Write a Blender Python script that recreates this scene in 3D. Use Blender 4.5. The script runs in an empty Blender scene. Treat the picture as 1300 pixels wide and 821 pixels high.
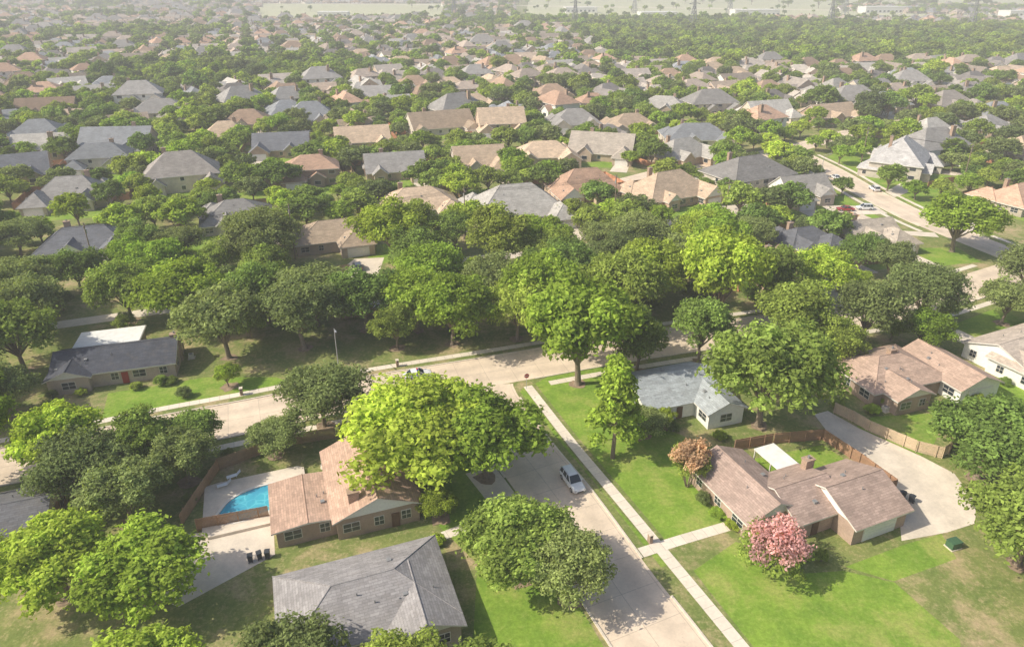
import bpy, math, random
import numpy as np
from mathutils import Vector, Matrix
random.seed(7); rng=np.random.default_rng(11)
sc=bpy.context.scene
COL=bpy.context.collection
A20=math.radians(20); E1=(math.cos(A20),math.sin(A20)); E2=(-math.sin(A20),math.cos(A20))
SUN_EL=math.radians(42); SUN_AZ=math.radians(-102)   # azimuth clockwise from +Y (sun stands to the left)

# ---------------------------------------------------------------- materials
def newmat(name):
    m=bpy.data.materials.new(name); m.use_nodes=True
    nt=m.node_tree; nt.nodes.clear()
    out=nt.nodes.new("ShaderNodeOutputMaterial")
    return m,nt,out
def N(nt,t,**k):
    n=nt.nodes.new(t)
    for a,b in k.items(): setattr(n,a,b)
    return n
def L(nt,a,b): nt.links.new(a,b)
def noise(nt,vec,scale,detail=4,rough=.55):
    n=N(nt,"ShaderNodeTexNoise"); n.inputs["Scale"].default_value=scale; n.inputs["Detail"].default_value=detail
    n.inputs["Roughness"].default_value=rough
    if vec is not None: L(nt,vec,n.inputs["Vector"])
    return n.outputs["Fac"]
def maprange(nt,v,a,b,c,d):
    n=N(nt,"ShaderNodeMapRange"); L(nt,v,n.inputs[0])
    for i,x in enumerate((a,b,c,d)): n.inputs[i+1].default_value=x
    return n.outputs[0]
def mixc(nt,f,a,b,mode='MIX'):
    n=N(nt,"ShaderNodeMix",data_type='RGBA',blend_type=mode)
    for i,v in ((0,f),(6,a),(7,b)):
        if isinstance(v,bpy.types.NodeSocket): L(nt,v,n.inputs[i])
        elif isinstance(v,(int,float)): n.inputs[i].default_value=v
        else: n.inputs[i].default_value=(*v,1)
    return n.outputs[2]
def math_(nt,op,a,b=0.0):
    n=N(nt,"ShaderNodeMath",operation=op)
    for i,v in ((0,a),(1,b)):
        if isinstance(v,bpy.types.NodeSocket): L(nt,v,n.inputs[i])
        else: n.inputs[i].default_value=v
    return n.outputs[0]
def scalec(nt,c,f):
    n=N(nt,"ShaderNodeVectorMath",operation='SCALE'); L(nt,c,n.inputs[0]); L(nt,f,n.inputs[3]); return n.outputs[0]
def prin(nt,out,col,rough=.8,spec=.3,metal=0.,bump=None,bs=.3):
    p=N(nt,"ShaderNodeBsdfPrincipled")
    if isinstance(col,bpy.types.NodeSocket): L(nt,col,p.inputs["Base Color"])
    else: p.inputs["Base Color"].default_value=(*col,1)
    p.inputs["Roughness"].default_value=rough; p.inputs["Specular IOR Level"].default_value=spec
    p.inputs["Metallic"].default_value=metal
    if bump is not None:
        b=N(nt,"ShaderNodeBump"); b.inputs["Strength"].default_value=bs; b.inputs["Distance"].default_value=.05
        L(nt,bump,b.inputs["Height"]); L(nt,b.outputs[0],p.inputs["Normal"])
    L(nt,p.outputs[0],out.inputs[0]); return p
def pos(nt): return N(nt,"ShaderNodeNewGeometry").outputs["Position"]
def objc(nt): return N(nt,"ShaderNodeTexCoord").outputs["Object"]
def simple(name,col,rough=.7,spec=.3,metal=0.,var=.12,scale=3):
    m,nt,out=newmat(name); f=maprange(nt,noise(nt,objc(nt),scale),.3,.7,1-var,1+var)
    c=N(nt,"ShaderNodeRGB"); c.outputs[0].default_value=(*col,1)
    prin(nt,out,scalec(nt,c.outputs[0],f),rough,spec,metal); return m
def mat_objcolor(name,rough,kind):
    m,nt,out=newmat(name); oi=N(nt,"ShaderNodeObjectInfo"); oc=objc(nt)
    f1=maprange(nt,noise(nt,oc,.45,4,.6),.3,.7,.84,1.14)
    f2=maprange(nt,noise(nt,oc,3.2 if kind=='roof' else 5,6,.8),.3,.7,.80,1.2)
    r=maprange(nt,oi.outputs["Random"],0,1,.78,1.16)
    f=math_(nt,'MULTIPLY',math_(nt,'MULTIPLY',f1,f2),r)
    if kind=='roof':
        uv=N(nt,"ShaderNodeUVMap"); bt=N(nt,"ShaderNodeTexBrick"); L(nt,uv.outputs[0],bt.inputs["Vector"])
        bt.inputs["Scale"].default_value=1; bt.inputs["Brick Width"].default_value=.95; bt.inputs["Row Height"].default_value=.30
        bt.inputs["Mortar Size"].default_value=.02; bt.inputs["Color1"].default_value=(1.14,)*3+(1,); bt.inputs["Color2"].default_value=(.84,)*3+(1,); bt.inputs["Mortar"].default_value=(.68,)*3+(1,)
        b2=N(nt,"ShaderNodeSeparateColor"); L(nt,bt.outputs[0],b2.inputs[0]); f=math_(nt,'MULTIPLY',f,b2.outputs[0])
    c=scalec(nt,oi.outputs["Color"],f)
    c=mixc(nt,maprange(nt,noise(nt,oc,1.1,3),.5,.75,0,.22),c,(.20,.17,.14))
    prin(nt,out,c,rough,.2); return m
M_roof=mat_objcolor("asphalt_shingle",.85,'roof')
M_wall=mat_objcolor("brick_wall",.9,'wall')
M_trim=simple("painted_trim",(.70,.66,.60),.6,var=.08)
M_siding=simple("white_siding",(.80,.78,.74),.7,var=.08)
M_chim=simple("chimney_brick",(.38,.27,.20),.9,var=.25,scale=6)
M_door=simple("door_paint",(.16,.09,.06),.5)
M_reddoor=simple("red_door_paint",(.34,.04,.03),.5)
M_garage=simple("garage_door_paint",(.78,.76,.72),.5,var=.05)
M_flat=simple("flat_white_roof",(.76,.75,.72),.7,var=.1,scale=1)
M_vent=simple("metal_vent",(.30,.30,.30),.5,metal=.3)
M_dirt=simple("bare_dirt",(.30,.22,.15),.95,var=.3,scale=1.5)
def glassmat():
    m,nt,out=newmat("window_glass"); prin(nt,out,(.03,.04,.05),.08,.8); return m
M_glass=glassmat()
def concrete(name,base,joint_u,joint_v,dirt=.25):
    m,nt,out=newmat(name); p=pos(nt)
    f=maprange(nt,noise(nt,p,.25,5,.65),.3,.7,1-dirt*.7,1+dirt*.5)
    f2=maprange(nt,noise(nt,p,2.5,6,.75),.3,.7,.90,1.08)
    f=math_(nt,'MULTIPLY',f,f2)
    f=math_(nt,'MULTIPLY',f,maprange(nt,noise(nt,p,.7,5,.8),.60,.72,1,.80))
    if joint_u:
        uv=N(nt,"ShaderNodeUVMap"); sp=N(nt,"ShaderNodeSeparateXYZ"); L(nt,uv.outputs[0],sp.inputs[0])
        def jl(sock,per,w):
            a=math_(nt,'FRACT',math_(nt,'DIVIDE',sock,per)); b=math_(nt,'ABSOLUTE',math_(nt,'SUBTRACT',a,.5))
            return math_(nt,'GREATER_THAN',b,.5-w/per)
        j=jl(sp.outputs[0],joint_u,.035)
        if joint_v: j=math_(nt,'MAXIMUM',j,jl(math_(nt,'ADD',sp.outputs[1],0.0),joint_v,.04))
        f=math_(nt,'MULTIPLY',f,maprange(nt,j,0,1,1,.72))
        if joint_v:
            lane=math_(nt,'ABSOLUTE',math_(nt,'SUBTRACT',math_(nt,'FRACT',math_(nt,'DIVIDE',sp.outputs[1],joint_v)),.5))
            f=math_(nt,'MULTIPLY',f,maprange(nt,lane,0,.3,.90,1.0))
        wn=N(nt,"ShaderNodeTexWhiteNoise",noise_dimensions='1D'); L(nt,math_(nt,'FLOOR',math_(nt,'DIVIDE',sp.outputs[0],joint_u)),wn.inputs["W"])
        f=math_(nt,'MULTIPLY',f,maprange(nt,wn.outputs[0],0,1,.94,1.04))
    c=N(nt,"ShaderNodeRGB"); c.outputs[0].default_value=(*base,1)
    prin(nt,out,scalec(nt,c.outputs[0],f),.85,.25); return m
M_road=concrete("concrete_road",(.72,.59,.46),4.6,4.4)
M_walk=concrete("concrete_sidewalk",(.76,.67,.56),1.5,0,.15)
M_drive=concrete("concrete_driveway",(.70,.61,.51),0,0,.3)
M_kerb=simple("kerb_concrete",(.66,.58,.48),.85)
def grass(name,a,b,dry=(.38,.31,.14),dryamt=.25):
    m,nt,out=newmat(name); p=pos(nt)
    c=mixc(nt,maprange(nt,noise(nt,p,.22,5,.65),.35,.65,0,1),a,b)
    c=mixc(nt,maprange(nt,noise(nt,p,.11,6,.75),.50,.66,0,dryamt),c,dry)
    c=mixc(nt,maprange(nt,noise(nt,p,1.1,5,.8),.52,.75,0,dryamt*.8),c,dry)
    f=maprange(nt,noise(nt,p,2.2,7,.85),.3,.7,.62,1.34)
    prin(nt,out,scalec(nt,c,f),.95,.1,bump=noise(nt,p,8,3),bs=.6); return m
M_lawn=grass("lawn_grass",(.155,.265,.035),(.25,.37,.05),dryamt=.5)
M_ground=grass("ground_grass",(.155,.205,.055),(.24,.26,.085),dry=(.47,.35,.22),dryamt=.85)
M_field=grass("field_grass",(.44,.48,.28),(.60,.58,.42),dryamt=.5)
def leafmat(name,dark,bright,trans=.38):
    m,nt,out=newmat(name)
    at=N(nt,"ShaderNodeAttribute",attribute_name="tone"); oi=N(nt,"ShaderNodeObjectInfo")
    c=mixc(nt,oi.outputs["Random"],dark,bright)
    r2=math_(nt,'FRACT',math_(nt,'MULTIPLY',oi.outputs["Random"],17.3))
    c=scalec(nt,c,math_(nt,'MULTIPLY',at.outputs["Fac"],maprange(nt,r2,0,1,.74,1.18)))
    d=N(nt,"ShaderNodeBsdfDiffuse"); t=N(nt,"ShaderNodeBsdfTranslucent"); mx=N(nt,"ShaderNodeMixShader"); mx.inputs[0].default_value=trans
    L(nt,c,d.inputs[0])
    t2=mixc(nt,1.0,c,(1.25,1.25,.5),'MULTIPLY'); L(nt,t2,t.inputs[0])
    L(nt,d.outputs[0],mx.inputs[1]); L(nt,t.outputs[0],mx.inputs[2]); L(nt,mx.outputs[0],out.inputs[0]); return m
M_leaf=leafmat("oak_foliage",(.19,.285,.07),(.36,.43,.085))
M_leafb=leafmat("bright_foliage",(.25,.375,.055),(.43,.52,.075))
M_leafd=leafmat("live_oak_foliage",(.19,.245,.09),(.28,.33,.115))
M_pinkf=leafmat("crape_myrtle_flowers",(.62,.35,.37),(.68,.41,.40))
M_orangef=leafmat("crape_myrtle_orange",(.68,.44,.31),(.68,.46,.29))
M_bark=simple("tree_bark",(.24,.19,.14),.95,var=.3,scale=8)
M_wood=mat_objcolor("fence_wood",.9,'wall')
M_pole=simple("wood_pole",(.24,.18,.13),.9)
M_white=simple("white_paint",(.80,.80,.80),.3,.5,var=.02)
M_carw,nt,out=newmat("car_paint_white"); pp=prin(nt,out,(.80,.80,.81),.25,.5); pp.inputs["Coat Weight"].default_value=.6
M_card,nt,out=newmat("car_paint_dark"); pp=prin(nt,out,(.06,.07,.09),.25,.5); pp.inputs["Coat Weight"].default_value=.6
M_carr,nt,out=newmat("car_paint_red"); pp=prin(nt,out,(.35,.04,.03),.25,.5); pp.inputs["Coat Weight"].default_value=.6
M_tyre=simple("tyre_rubber",(.02,.02,.02),.8)
M_rim=simple("wheel_metal",(.5,.5,.52),.3,metal=.8)
M_red,nt,out=newmat("red_lens"); prin(nt,out,(.5,.02,.02),.3)
M_signred,nt,out=newmat("sign_red"); prin(nt,out,(.55,.02,.03),.4)
M_bin=simple("bin_plastic",(.045,.05,.06),.5)
M_greenbox=simple("utility_green",(.06,.13,.07),.5)
M_steel=simple("galvanised_steel",(.42,.43,.45),.5,metal=.4)
M_blue,nt,out=newmat("blue_stripe"); prin(nt,out,(.03,.06,.25),.3)
def watermat():
    m,nt,out=newmat("pool_water"); p=pos(nt)
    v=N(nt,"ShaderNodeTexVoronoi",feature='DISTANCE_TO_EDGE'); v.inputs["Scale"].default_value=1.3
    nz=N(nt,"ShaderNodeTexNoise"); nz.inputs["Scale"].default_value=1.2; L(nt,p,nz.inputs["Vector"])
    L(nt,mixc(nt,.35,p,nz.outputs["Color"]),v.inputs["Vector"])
    c=mixc(nt,maprange(nt,v.outputs[0],0,.12,1,0),(.07,.42,.55),(.14,.55,.65))  # paler web: sunlight caustics painted into the water colour
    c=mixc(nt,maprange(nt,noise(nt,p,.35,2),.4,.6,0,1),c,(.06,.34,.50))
    prin(nt,out,c,.06,.5,bump=noise(nt,p,4,3),bs=.15); return m
M_water=watermat()

# ---------------------------------------------------------------- helpers
def mesh_obj(name,verts,faces,mats,fm=None,parent=None,loc=(0,0,0),rz=0,color=None,smooth=False,slopeuv=False):
    me=bpy.data.meshes.new(name); me.from_pydata([tuple(v) for v in verts],[],faces)
    for m in (mats if isinstance(mats,(list,tuple)) else [mats]): me.materials.append(m)
    if fm is not None: me.polygons.foreach_set("material_index",fm)
    if smooth: me.polygons.foreach_set("use_smooth",[True]*len(me.polygons))
    me.update()
    if slopeuv:
        uv=me.uv_layers.new(name="UVMap")
        for pl in me.polygons:
            n=pl.normal; t=Vector((0,0,1)).cross(n)
            t=t.normalized() if t.length>1e-4 else Vector((1,0,0)); b=n.cross(t)
            for li in pl.loop_indices:
                c=me.vertices[me.loops[li].vertex_index].co; uv.data[li].uv=(c.dot(t),c.dot(b))
    o=bpy.data.objects.new(name,me); COL.objects.link(o)
    if parent: o.parent=parent
    o.location=loc; o.rotation_euler=(0,0,rz)
    if color: o.color=(*color,1)
    return o
def empty(name,loc=(0,0,0),rz=0,parent=None,scale=1):
    o=bpy.data.objects.new(name,None); COL.objects.link(o); o.location=loc; o.rotation_euler=(0,0,rz); o.scale=(scale,)*3
    o.empty_display_size=.5
    if parent: o.parent=parent
    return o
class Geo:
    def __init__(s): s.v=[]; s.f=[]; s.m=[]
    def face(s,pts,mi=0):
        b=len(s.v); s.v+= [tuple(p) for p in pts]; s.f.append(tuple(range(b,b+len(pts)))); s.m.append(mi)
    def box(s,x0,x1,y0,y1,z0,z1,mi=0):
        b=len(s.v)
        s.v+=[(x0,y0,z0),(x1,y0,z0),(x1,y1,z0),(x0,y1,z0),(x0,y0,z1),(x1,y0,z1),(x1,y1,z1),(x0,y1,z1)]
        for q in ((0,3,2,1),(4,5,6,7),(0,1,5,4),(1,2,6,5),(2,3,7,6),(3,0,4,7)):
            s.f.append(tuple(b+i for i in q)); s.m.append(mi)
    def tube(s,p0,p1,r0,r1,n=8,mi=0,cap=False):
        p0=Vector(p0);p1=Vector(p1);d=(p1-p0).normalized(); a=d.orthogonal().normalized(); c=d.cross(a); b=len(s.v)
        for p,r in ((p0,r0),(p1,r1)):
            for i in range(n):
                t=2*math.pi*i/n; s.v.append(tuple(p+r*(math.cos(t)*a+math.sin(t)*c)))
        for i in range(n):
            j=(i+1)%n; s.f.append((b+i,b+j,b+n+j,b+n+i)); s.m.append(mi)
        if cap: s.f.append(tuple(b+n+i for i in range(n))); s.m.append(mi)
        if cap: s.f.append(tuple(b+i for i in range(n))[::-1]); s.m.append(mi)
    def obj(s,name,mats,**k): return mesh_obj(name,s.v,s.f,mats,s.m,**k)

# ---------------------------------------------------------------- ground, roads
def poly_sheet(name,pts,z,mat,color=None):
    g=Geo(); g.face([(x,y,z) for x,y in pts]); o=g.obj(name,[mat])
    return o
def catmull(pts,step=2.0):
    P=[np.array(p,float) for p in pts]; P=[2*P[0]-P[1]]+P+[2*P[-1]-P[-2]]; out=[]
    for i in range(1,len(P)-2):
        n=max(2,int(np.linalg.norm(P[i+1]-P[i])/step))
        for k in range(n):
            t=k/n; a,b,c,d=P[i-1:i+3]
            out.append(.5*((2*b)+(-a+c)*t+(2*a-5*b+4*c-d)*t*t+(-a+3*b-3*c+d)*t**3))
    out.append(P[-2]); return np.array(out)
def offset(line,o):
    d=np.gradient(line,axis=0); d/=np.linalg.norm(d,axis=1)[:,None]
    return line+o*np.stack([-d[:,1],d[:,0]],1)
def strip(name,line,w,z,mat,thick=0,o=0):
    a=offset(line,o-w/2); b=offset(line,o+w/2); n=len(line)
    s=np.r_[0,np.cumsum(np.linalg.norm(np.diff(line,axis=0),axis=1))]
    v=[(x,y,z) for x,y in a]+[(x,y,z) for x,y in b]; f=[(i,i+1,n+i+1,n+i) for i in range(n-1)]
    if thick:
        k=len(v); v+=[(x,y,z-thick) for x,y in a]+[(x,y,z-thick) for x,y in b]
        f+=[(k+i,k+i+1,i+1,i) for i in range(n-1)]+[(n+i,n+i+1,k+n+i+1,k+n+i) for i in range(n-1)]
    ob=mesh_obj(name,v,f,[mat]); uv=ob.data.uv_layers.new(name="UVMap")
    for lp in ob.data.loops:
        vi=lp.vertex_index%(2*n); uv.data[lp.index].uv=(s[vi%n],0 if vi<n else w)
    return ob
G=9000
mesh_obj("ground",[(-G,-2000,0),(G,-2000,0),(G,2*G,0),(-G,2*G,0)],[(0,1,2,3)],[M_ground])

side_c=catmull([(-4.4,98.5),(-3.6,94.6),(1.4,81.3),(6.2,70.9),(11.6,57.3),(15.9,47.4),(24,28),(36,0)])
cross_c=catmull([(-150,45),(-105,64),(-65.8,79.6),(-52.8,85.1),(-41.2,89.5),(-23.3,96.6),(-1.4,103.8),(21.7,111.4),(53.9,120.5),(83.1,130),(116.3,147),(150.3,165),(200,192),(260,225)])
streetE=catmull([(-20,185),(10,203),(33.5,219.9),(61.8,242.4),(108.6,270.8),(155.8,309.3),(215,345),(300,380)],4)
streetF=catmull([(108.6,270.8),(111.5,240),(112,215),(114.5,187),(120,165),(124,151)],3)
alley=catmull([(-95,118),(-60,131),(-34,139),(-18,152),(10,160),(40,172),(68,180),(92,176),(112,172)],3)
roads=[(side_c,9.2),(cross_c,9.4),(streetE,9),(streetF,9.5),(alley,4)]
strip("cross_street",cross_c,9.4,.008,M_road)
strip("side_street",side_c,9.2,.012,M_road)
strip("far_street",streetE,9,.008,M_road)
strip("collector_street",streetF,9.5,.012,M_road)
strip("back_alley",alley,3.6,.006,M_drive)
def kerb(line,o,test=lambda x,y:True,nm="kerb"):
    l=offset(line,o); run=[]
    for p in list(l)+[None]:
        if p is not None and test(*p): run.append(p)
        else:
            if len(run)>2: strip(nm,np.array(run),.25,.13,M_kerb,thick=.13)
            run=[]
kerb(cross_c,-4.8,lambda x,y: not(-11.5<x<3.6)); kerb(cross_c,4.8,lambda x,y: x<100)
kerb(side_c,4.7,lambda x,y: y<95.0 and not (57<y<60.5)); kerb(side_c,-4.7,lambda x,y:y<93.5 and not(68<y<74))
kerb(streetF,4.9,lambda x,y:168<y<262); kerb(streetF,-4.9,lambda x,y:176<y<262)
walk=catmull([(2.6,98.2),(8.6,83.2),(14.0,70.8),(19.4,58.3),(23.6,48.5),(31,31)])
strip("sidewalk",walk,1.5,.022,M_walk)
cl=[p for p in offset(cross_c,6.9)]; strip("sidewalk",np.array([p for p in cl if p[0]<110]),1.3,.022,M_walk)
cl=[p for p in offset(cross_c,-6.9)]; strip("sidewalk",np.array([p for p in cl if 5<p[0]<118]),1.3,.024,M_walk)
strip("sidewalk",np.array([p for p in cl if p[0]<-11]),1.3,.024,M_walk)
strip("sidewalk",offset(streetF,7.6)[3:-3],1.3,.022,M_walk); strip("sidewalk",offset(streetF,-7.6)[3:-8],1.3,.022,M_walk)
strip("garden_path",catmull([(15.2,61.7),(20,63.6),(26.6,66.0)]),1.5,.028,M_walk)
strip("garden_path",catmull([(-1.2,70.6),(-5,66.5),(-8.4,64.4)]),1.4,.018,M_walk)
strip("garden_path",catmull([(-2.0,77),(-3,84),(-6,90)]),1.3,.018,M_walk)
lawns=[
 [(3.9,99),(9.9,83.8),(15.4,71.2),(18.9,63),(27,66.3),(25,74),(26,84),(19,90),(19,106),(8,103)],
 [(1.3,96.5),(6.9,83.4),(11.9,72.5),(17.2,59.5),(18.0,59.8),(13,70.2),(7.7,82.7),(1.9,97.8)],
 [(20.8,59),(27,63.5),(32,58.5),(38,59),(43,57.3),(46,50),(40,38),(28,40)],
 [(-8.6,91.5),(-3.4,79.4),(1.1,69.3),(6.8,55.4),(10.6,46),(-4,46),(-4,60),(-9,66),(-12,80),(-22,88),(-20,92)],
 [(31.5,78.4),(45.2,82.4),(50,72.9),(45,71.5),(38,73.5)],
 [(43,57.5),(52,60.8),(52.5,64.8),(47,63),(38.5,59.6)],
 [(-66,96),(-52,101),(-40,101),(-36,98.5),(-55,91.4),(-63,88.5)],
 [(69,91),(80,89),(92,97),(84,100),(77,104),(72,100)],
 [(80,117),(114,136),(124,134),(92,110)],
 [(52,86.8),(58.2,80),(61,82),(68,90.5),(56,89.5)],
 [(119,258),(119,200),(124,182),(140,205),(150,240),(160,280),(135,278)],
 [(103,250),(104,185),(99,185),(92,215),(92,245)],
 [(-30,196),(-5,205),(-2,217),(-34,210)],[(-100,190),(-70,200),(-76,214),(-104,206)],
 [(-34,150),(-20,158),(-24,168),(-36,164)],[(22,182),(34,186),(30,196),(18,192)],
 [(-64,141),(-52,145),(-54,154),(-68,150)],[(5,228),(25,238),(22,246),(0,238)],
 [(98,150),(112,153),(112,163),(98,162)],[(58,196),(72,200),(60,206)],
]
for k,l in enumerate(lawns): poly_sheet("lawn",l,.004 if k!=5 else .0045,M_lawn)
dr=[[(47.0,63.6),(50.9,72.4),(49.2,79),(47.2,84.6),(47,90),(49.5,91),(52.3,86.4),(58.2,79.6),(60.6,76),(60,70),(57.6,66.5),(53.3,65.0)],
 [(-43.5,64.3),(-38.3,64.9),(-29.9,67),(-27.9,61.4),(-36,54),(-46,58)],
 [(-42,140),(-30.5,145),(-31,156),(-38,155)],
 [(-2.4,77.6),(1.0,70.8),(-2.5,69.3),(-6.4,76)],
 [(60,176),(68,178),(74,200),(64,198)],[(34,176),(44,180),(45,192),(37,190)],
 [(84,112),(88,113.5),(84,124),(80,122)],[(118,206),(118,212),(128,222),(131,216)],
 [(60,128),(64,129),(60,140),(55,138)],[(92,188),(108,190),(108,197),(92,198)],[(118,172),(132,180),(130,187),(117,181)]]
for d in dr: poly_sheet("driveway",d,.016,M_drive)

# ---------------------------------------------------------------- houses
def build_house(name,loc,yaw,wings,wall=(.36,.25,.18),roof=(.3,.25,.2),doors=(),garages=(),chim=(),near=False,siding=False,reddoor=False,parent=None):
    root=empty(name,(loc[0],loc[1],0),yaw,parent)
    W=Geo();R=Geo();T=Geo();GL=Geo();rects=[(w[0]-w[2]/2,w[0]+w[2]/2,w[1]-w[3]/2,w[1]+w[3]/2) for w in wings]
    for i,w in enumerate(wings):
        cx,cy,sx,sy,h,rt,pitch,ax=w[:8]; dz=.017*i; sid=w[8] if len(w)>8 else 0
        h=h+dz; hx,hy=sx/2,sy/2
        c=[(cx-hx,cy-hy),(cx+hx,cy-hy),(cx+hx,cy+hy),(cx-hx,cy+hy)]
        for k in range(4):
            a,b=c[k],c[(k+1)%4]; W.face([(a[0],a[1],-.1),(b[0],b[1],-.1),(b[0],b[1],h),(a[0],a[1],h)],1 if sid else 0)
        o=.55; t=.2
        if ax=='x': a_,b_=hx+(o*.7),hy+o; tr=lambda x,y,z:(cx+x,cy+y,z); half=hy
        else: a_,b_=hy+(o*.7),hx+o; tr=lambda x,y,z:(cx-y,cy+x,z); half=hx
        if rt=='f':
            T.box(cx-hx-.4,cx+hx+.4,cy-hy-.4,cy+hy+.4,h,h+.3,0); R.box(cx-hx-.3,cx+hx+.3,cy-hy-.3,cy+hy+.3,h+.3,h+.36,1); continue
        if rt=='h': a_=(hx if ax=='x' else hy)+o
        ze=h-o*pitch; zr=h+half*pitch; r=a_ if rt=='g' else max(.3,a_-b_)
        E=[(-a_,-b_),(a_,-b_),(a_,b_),(-a_,b_)]
        et=[tr(x,y,ze+t) for x,y in E]; eb=[tr(x,y,ze) for x,y in E]
        rt_=[tr(-r,0,zr+t),tr(r,0,zr+t)]; rb=[tr(-r,0,zr),tr(r,0,zr)]
        R.face([et[0],et[1],rt_[1],rt_[0]]); R.face([et[2],et[3],rt_[0],rt_[1]])
        T.face([eb[1],eb[0],rb[0],rb[1]]); T.face([eb[3],eb[2],rb[1],rb[0]])
        T.face([eb[0],eb[1],et[1],et[0]]); T.face([eb[2],eb[3],et[3],et[2]])
        if rt=='h':
            R.face([et[1],et[2],rt_[1]]); R.face([et[3],et[0],rt_[0]])
            T.face([eb[1],eb[2],et[2],et[1]]); T.face([eb[3],eb[0],et[0],et[3]])
        else:
            for e1,e2,k in ((1,2,1),(3,0,0)):
                T.face([eb[e1],rb[k],rt_[k],et[e1]]); T.face([rb[k],eb[e2],et[e2],rt_[k]])
            q=hx if ax=='x' else hy
            for s in (-1,1):
                W.face([tr(s*q,-half,h),tr(s*q,half,h),tr(s*q,0,zr)],1 if sid or near else 0)
        if near:
            p0,p1=rt_; 
            R.tube((p0[0],p0[1],p0[2]-.02),(p1[0],p1[1],p1[2]-.02),.09,.09,6,0)
            if rt=='h':
                for e,k in ((0,0),(3,0),(1,1),(2,1)): R.tube(et[e],rt_[k],.07,.07,5,0)
            for k in range(3):
                u=random.uniform(-.7,.7)*max(.5,a_-b_*.5); v=random.choice((-1,1))*random.uniform(.25,.6)*b_
                z=zr-abs(v)*pitch+t; x,y,_=tr(u,v,0); 
                if k<2: R.tube((x,y,z-.1),(x,y,z+.38),.07,.07,6,2,True)
                else: R.box(x-.25,x+.25,y-.25,y+.25,z-.15,z+.2,2)
        for side in range(4):
            ln=sx if side in(0,2) else sy; n=max(1,int(ln/(3.2 if near else 4)))
            for k in range(n):
                u=(k+.5)/n*ln-ln/2
                if side==0: px,py,nx,ny=cx+u,cy-hy,0,-1
                elif side==2: px,py,nx,ny=cx+u,cy+hy,0,1
                elif side==1: px,py,nx,ny=cx+hx,cy+u,1,0
                else: px,py,nx,ny=cx-hx,cy+u,-1,0
                qx,qy=px+nx*.4,py+ny*.4
                if any(x0-.9<qx<x1+.9 and y0-.9<qy<y1+.9 for j,(x0,x1,y0,y1) in enumerate(rects) if j!=i): continue
                if any(abs(px-d[0])<d[2] and abs(py-d[1])<d[2] for d in [(g[0],g[1],g[3]*.5+1.0) for g in garages]+[(d[0],d[1],1.3) for d in doors]): continue
                ww=.55 if (k+side)%3 else .95; z0,z1=.95,2.15
                fx,fy=(abs(ny),abs(nx))
                def bx(g,wd,z0,z1,d0,d1,mi=0):
                    xa,xb=(px-wd,px+wd) if fx else sorted((px+nx*d0,px+nx*d1)); ya,yb=(py-wd,py+wd) if fy else sorted((py+ny*d0,py+ny*d1))
                    g.box(xa,xb,ya,yb,z0,z1,mi)
                bx(T,ww+.08,z0-.08,z1+.08,-.05,.05); bx(GL,ww,z0,z1,.03,.07); 
                if near: bx(T,.03,z0,z1,.06,.09); bx(T,ww,(z0+z1)/2-.03,(z0+z1)/2+.03,.06,.088)
                if h>4.5: bx(T,ww+.1,3.7,5.0,-.05,.05); bx(GL,ww,3.8,4.9,.03,.07)
    D=Geo()
    for x,y,side in doors:
        if side==0: D.box(x-.5,x+.5,y-.1,y+.04,0,2.1,0)
        else: D.box(x-.04,x+.1,y-.5,y+.5,0,2.1,0)
    for x,y,side,w in garages:
        hw=w/2
        for k in range(4):
            z0=.05+k*.56
            if side==0: D.box(x-hw,x+hw,y-.10,y+.05,z0,z0+.52,1)
            elif side==1: D.box(x-.05,x+.10,y-hw,y+hw,z0,z0+.52,1)
            else: D.box(x-.10,x+.05,y-hw,y+hw,z0,z0+.52,1)
        if side==0: T.box(x-hw-.15,x+hw+.15,y-.06,y+.04,0,2.45)
        elif side==1: T.box(x-.04,x+.06,y-hw-.15,y+hw+.15,0,2.45)
        else: T.box(x-.06,x+.04,y-hw-.15,y+hw+.15,0,2.45)
    W.obj("walls",[M_siding if siding else M_wall,M_siding],parent=root,color=wall)
    R.obj("roof",[M_roof,M_flat,M_vent],parent=root,color=roof,slopeuv=True)
    T.obj("trim",[M_trim],parent=root)
    if GL.v: GL.obj("windows",[M_glass],parent=root)
    if D.v: D.obj("doors",[M_reddoor if reddoor else M_door,M_garage],parent=root)
    if chim:
        C=Geo()
        for x,y,z in chim: C.box(x-.65,x+.65,y-.45,y+.45,0,z,0); C.box(x-.75,x+.75,y-.55,y+.55,z,z+.15,0); C.tube((x,y,z+.1),(x,y,z+.55),.16,.16,8,1,True)
        C.obj("chimney",[M_chim,M_vent],parent=root)
    return root
HOUSES=[]
def H(name,loc,yawdeg,wings,r=10,**k):
    HOUSES.append((loc[0],loc[1],r)); return build_house(name,loc,math.radians(yawdeg),wings,**k)
GREY=(.29,.275,.265);DK=(.15,.155,.175);TAN=(.48,.365,.265);LG=(.44,.415,.385);RT=(.46,.30,.215);BR=(.33,.23,.165);BLG=(.25,.26,.28)
H("pool_house",(-18.6,72),20,[(0,0,10,14,2.9,'g',.42,'y'),(-8.2,-1.6,7.4,8.6,2.5,'g',.10,'y')],near=True,wall=(.46,.34,.26),roof=(.46,.31,.235),
  doors=[(2,-7,0)],chim=[(-2.6,-5.2,5.3)],r=11)
H("shingle_house",(-15.5,53.2),20,[(0,0,17,10.5,2.8,'h',.42,'x'),(5.0,-3,7,8,2.8,'g',.42,'y')],near=True,roof=(.35,.33,.33),wall=(.38,.31,.25),r=12)
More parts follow.
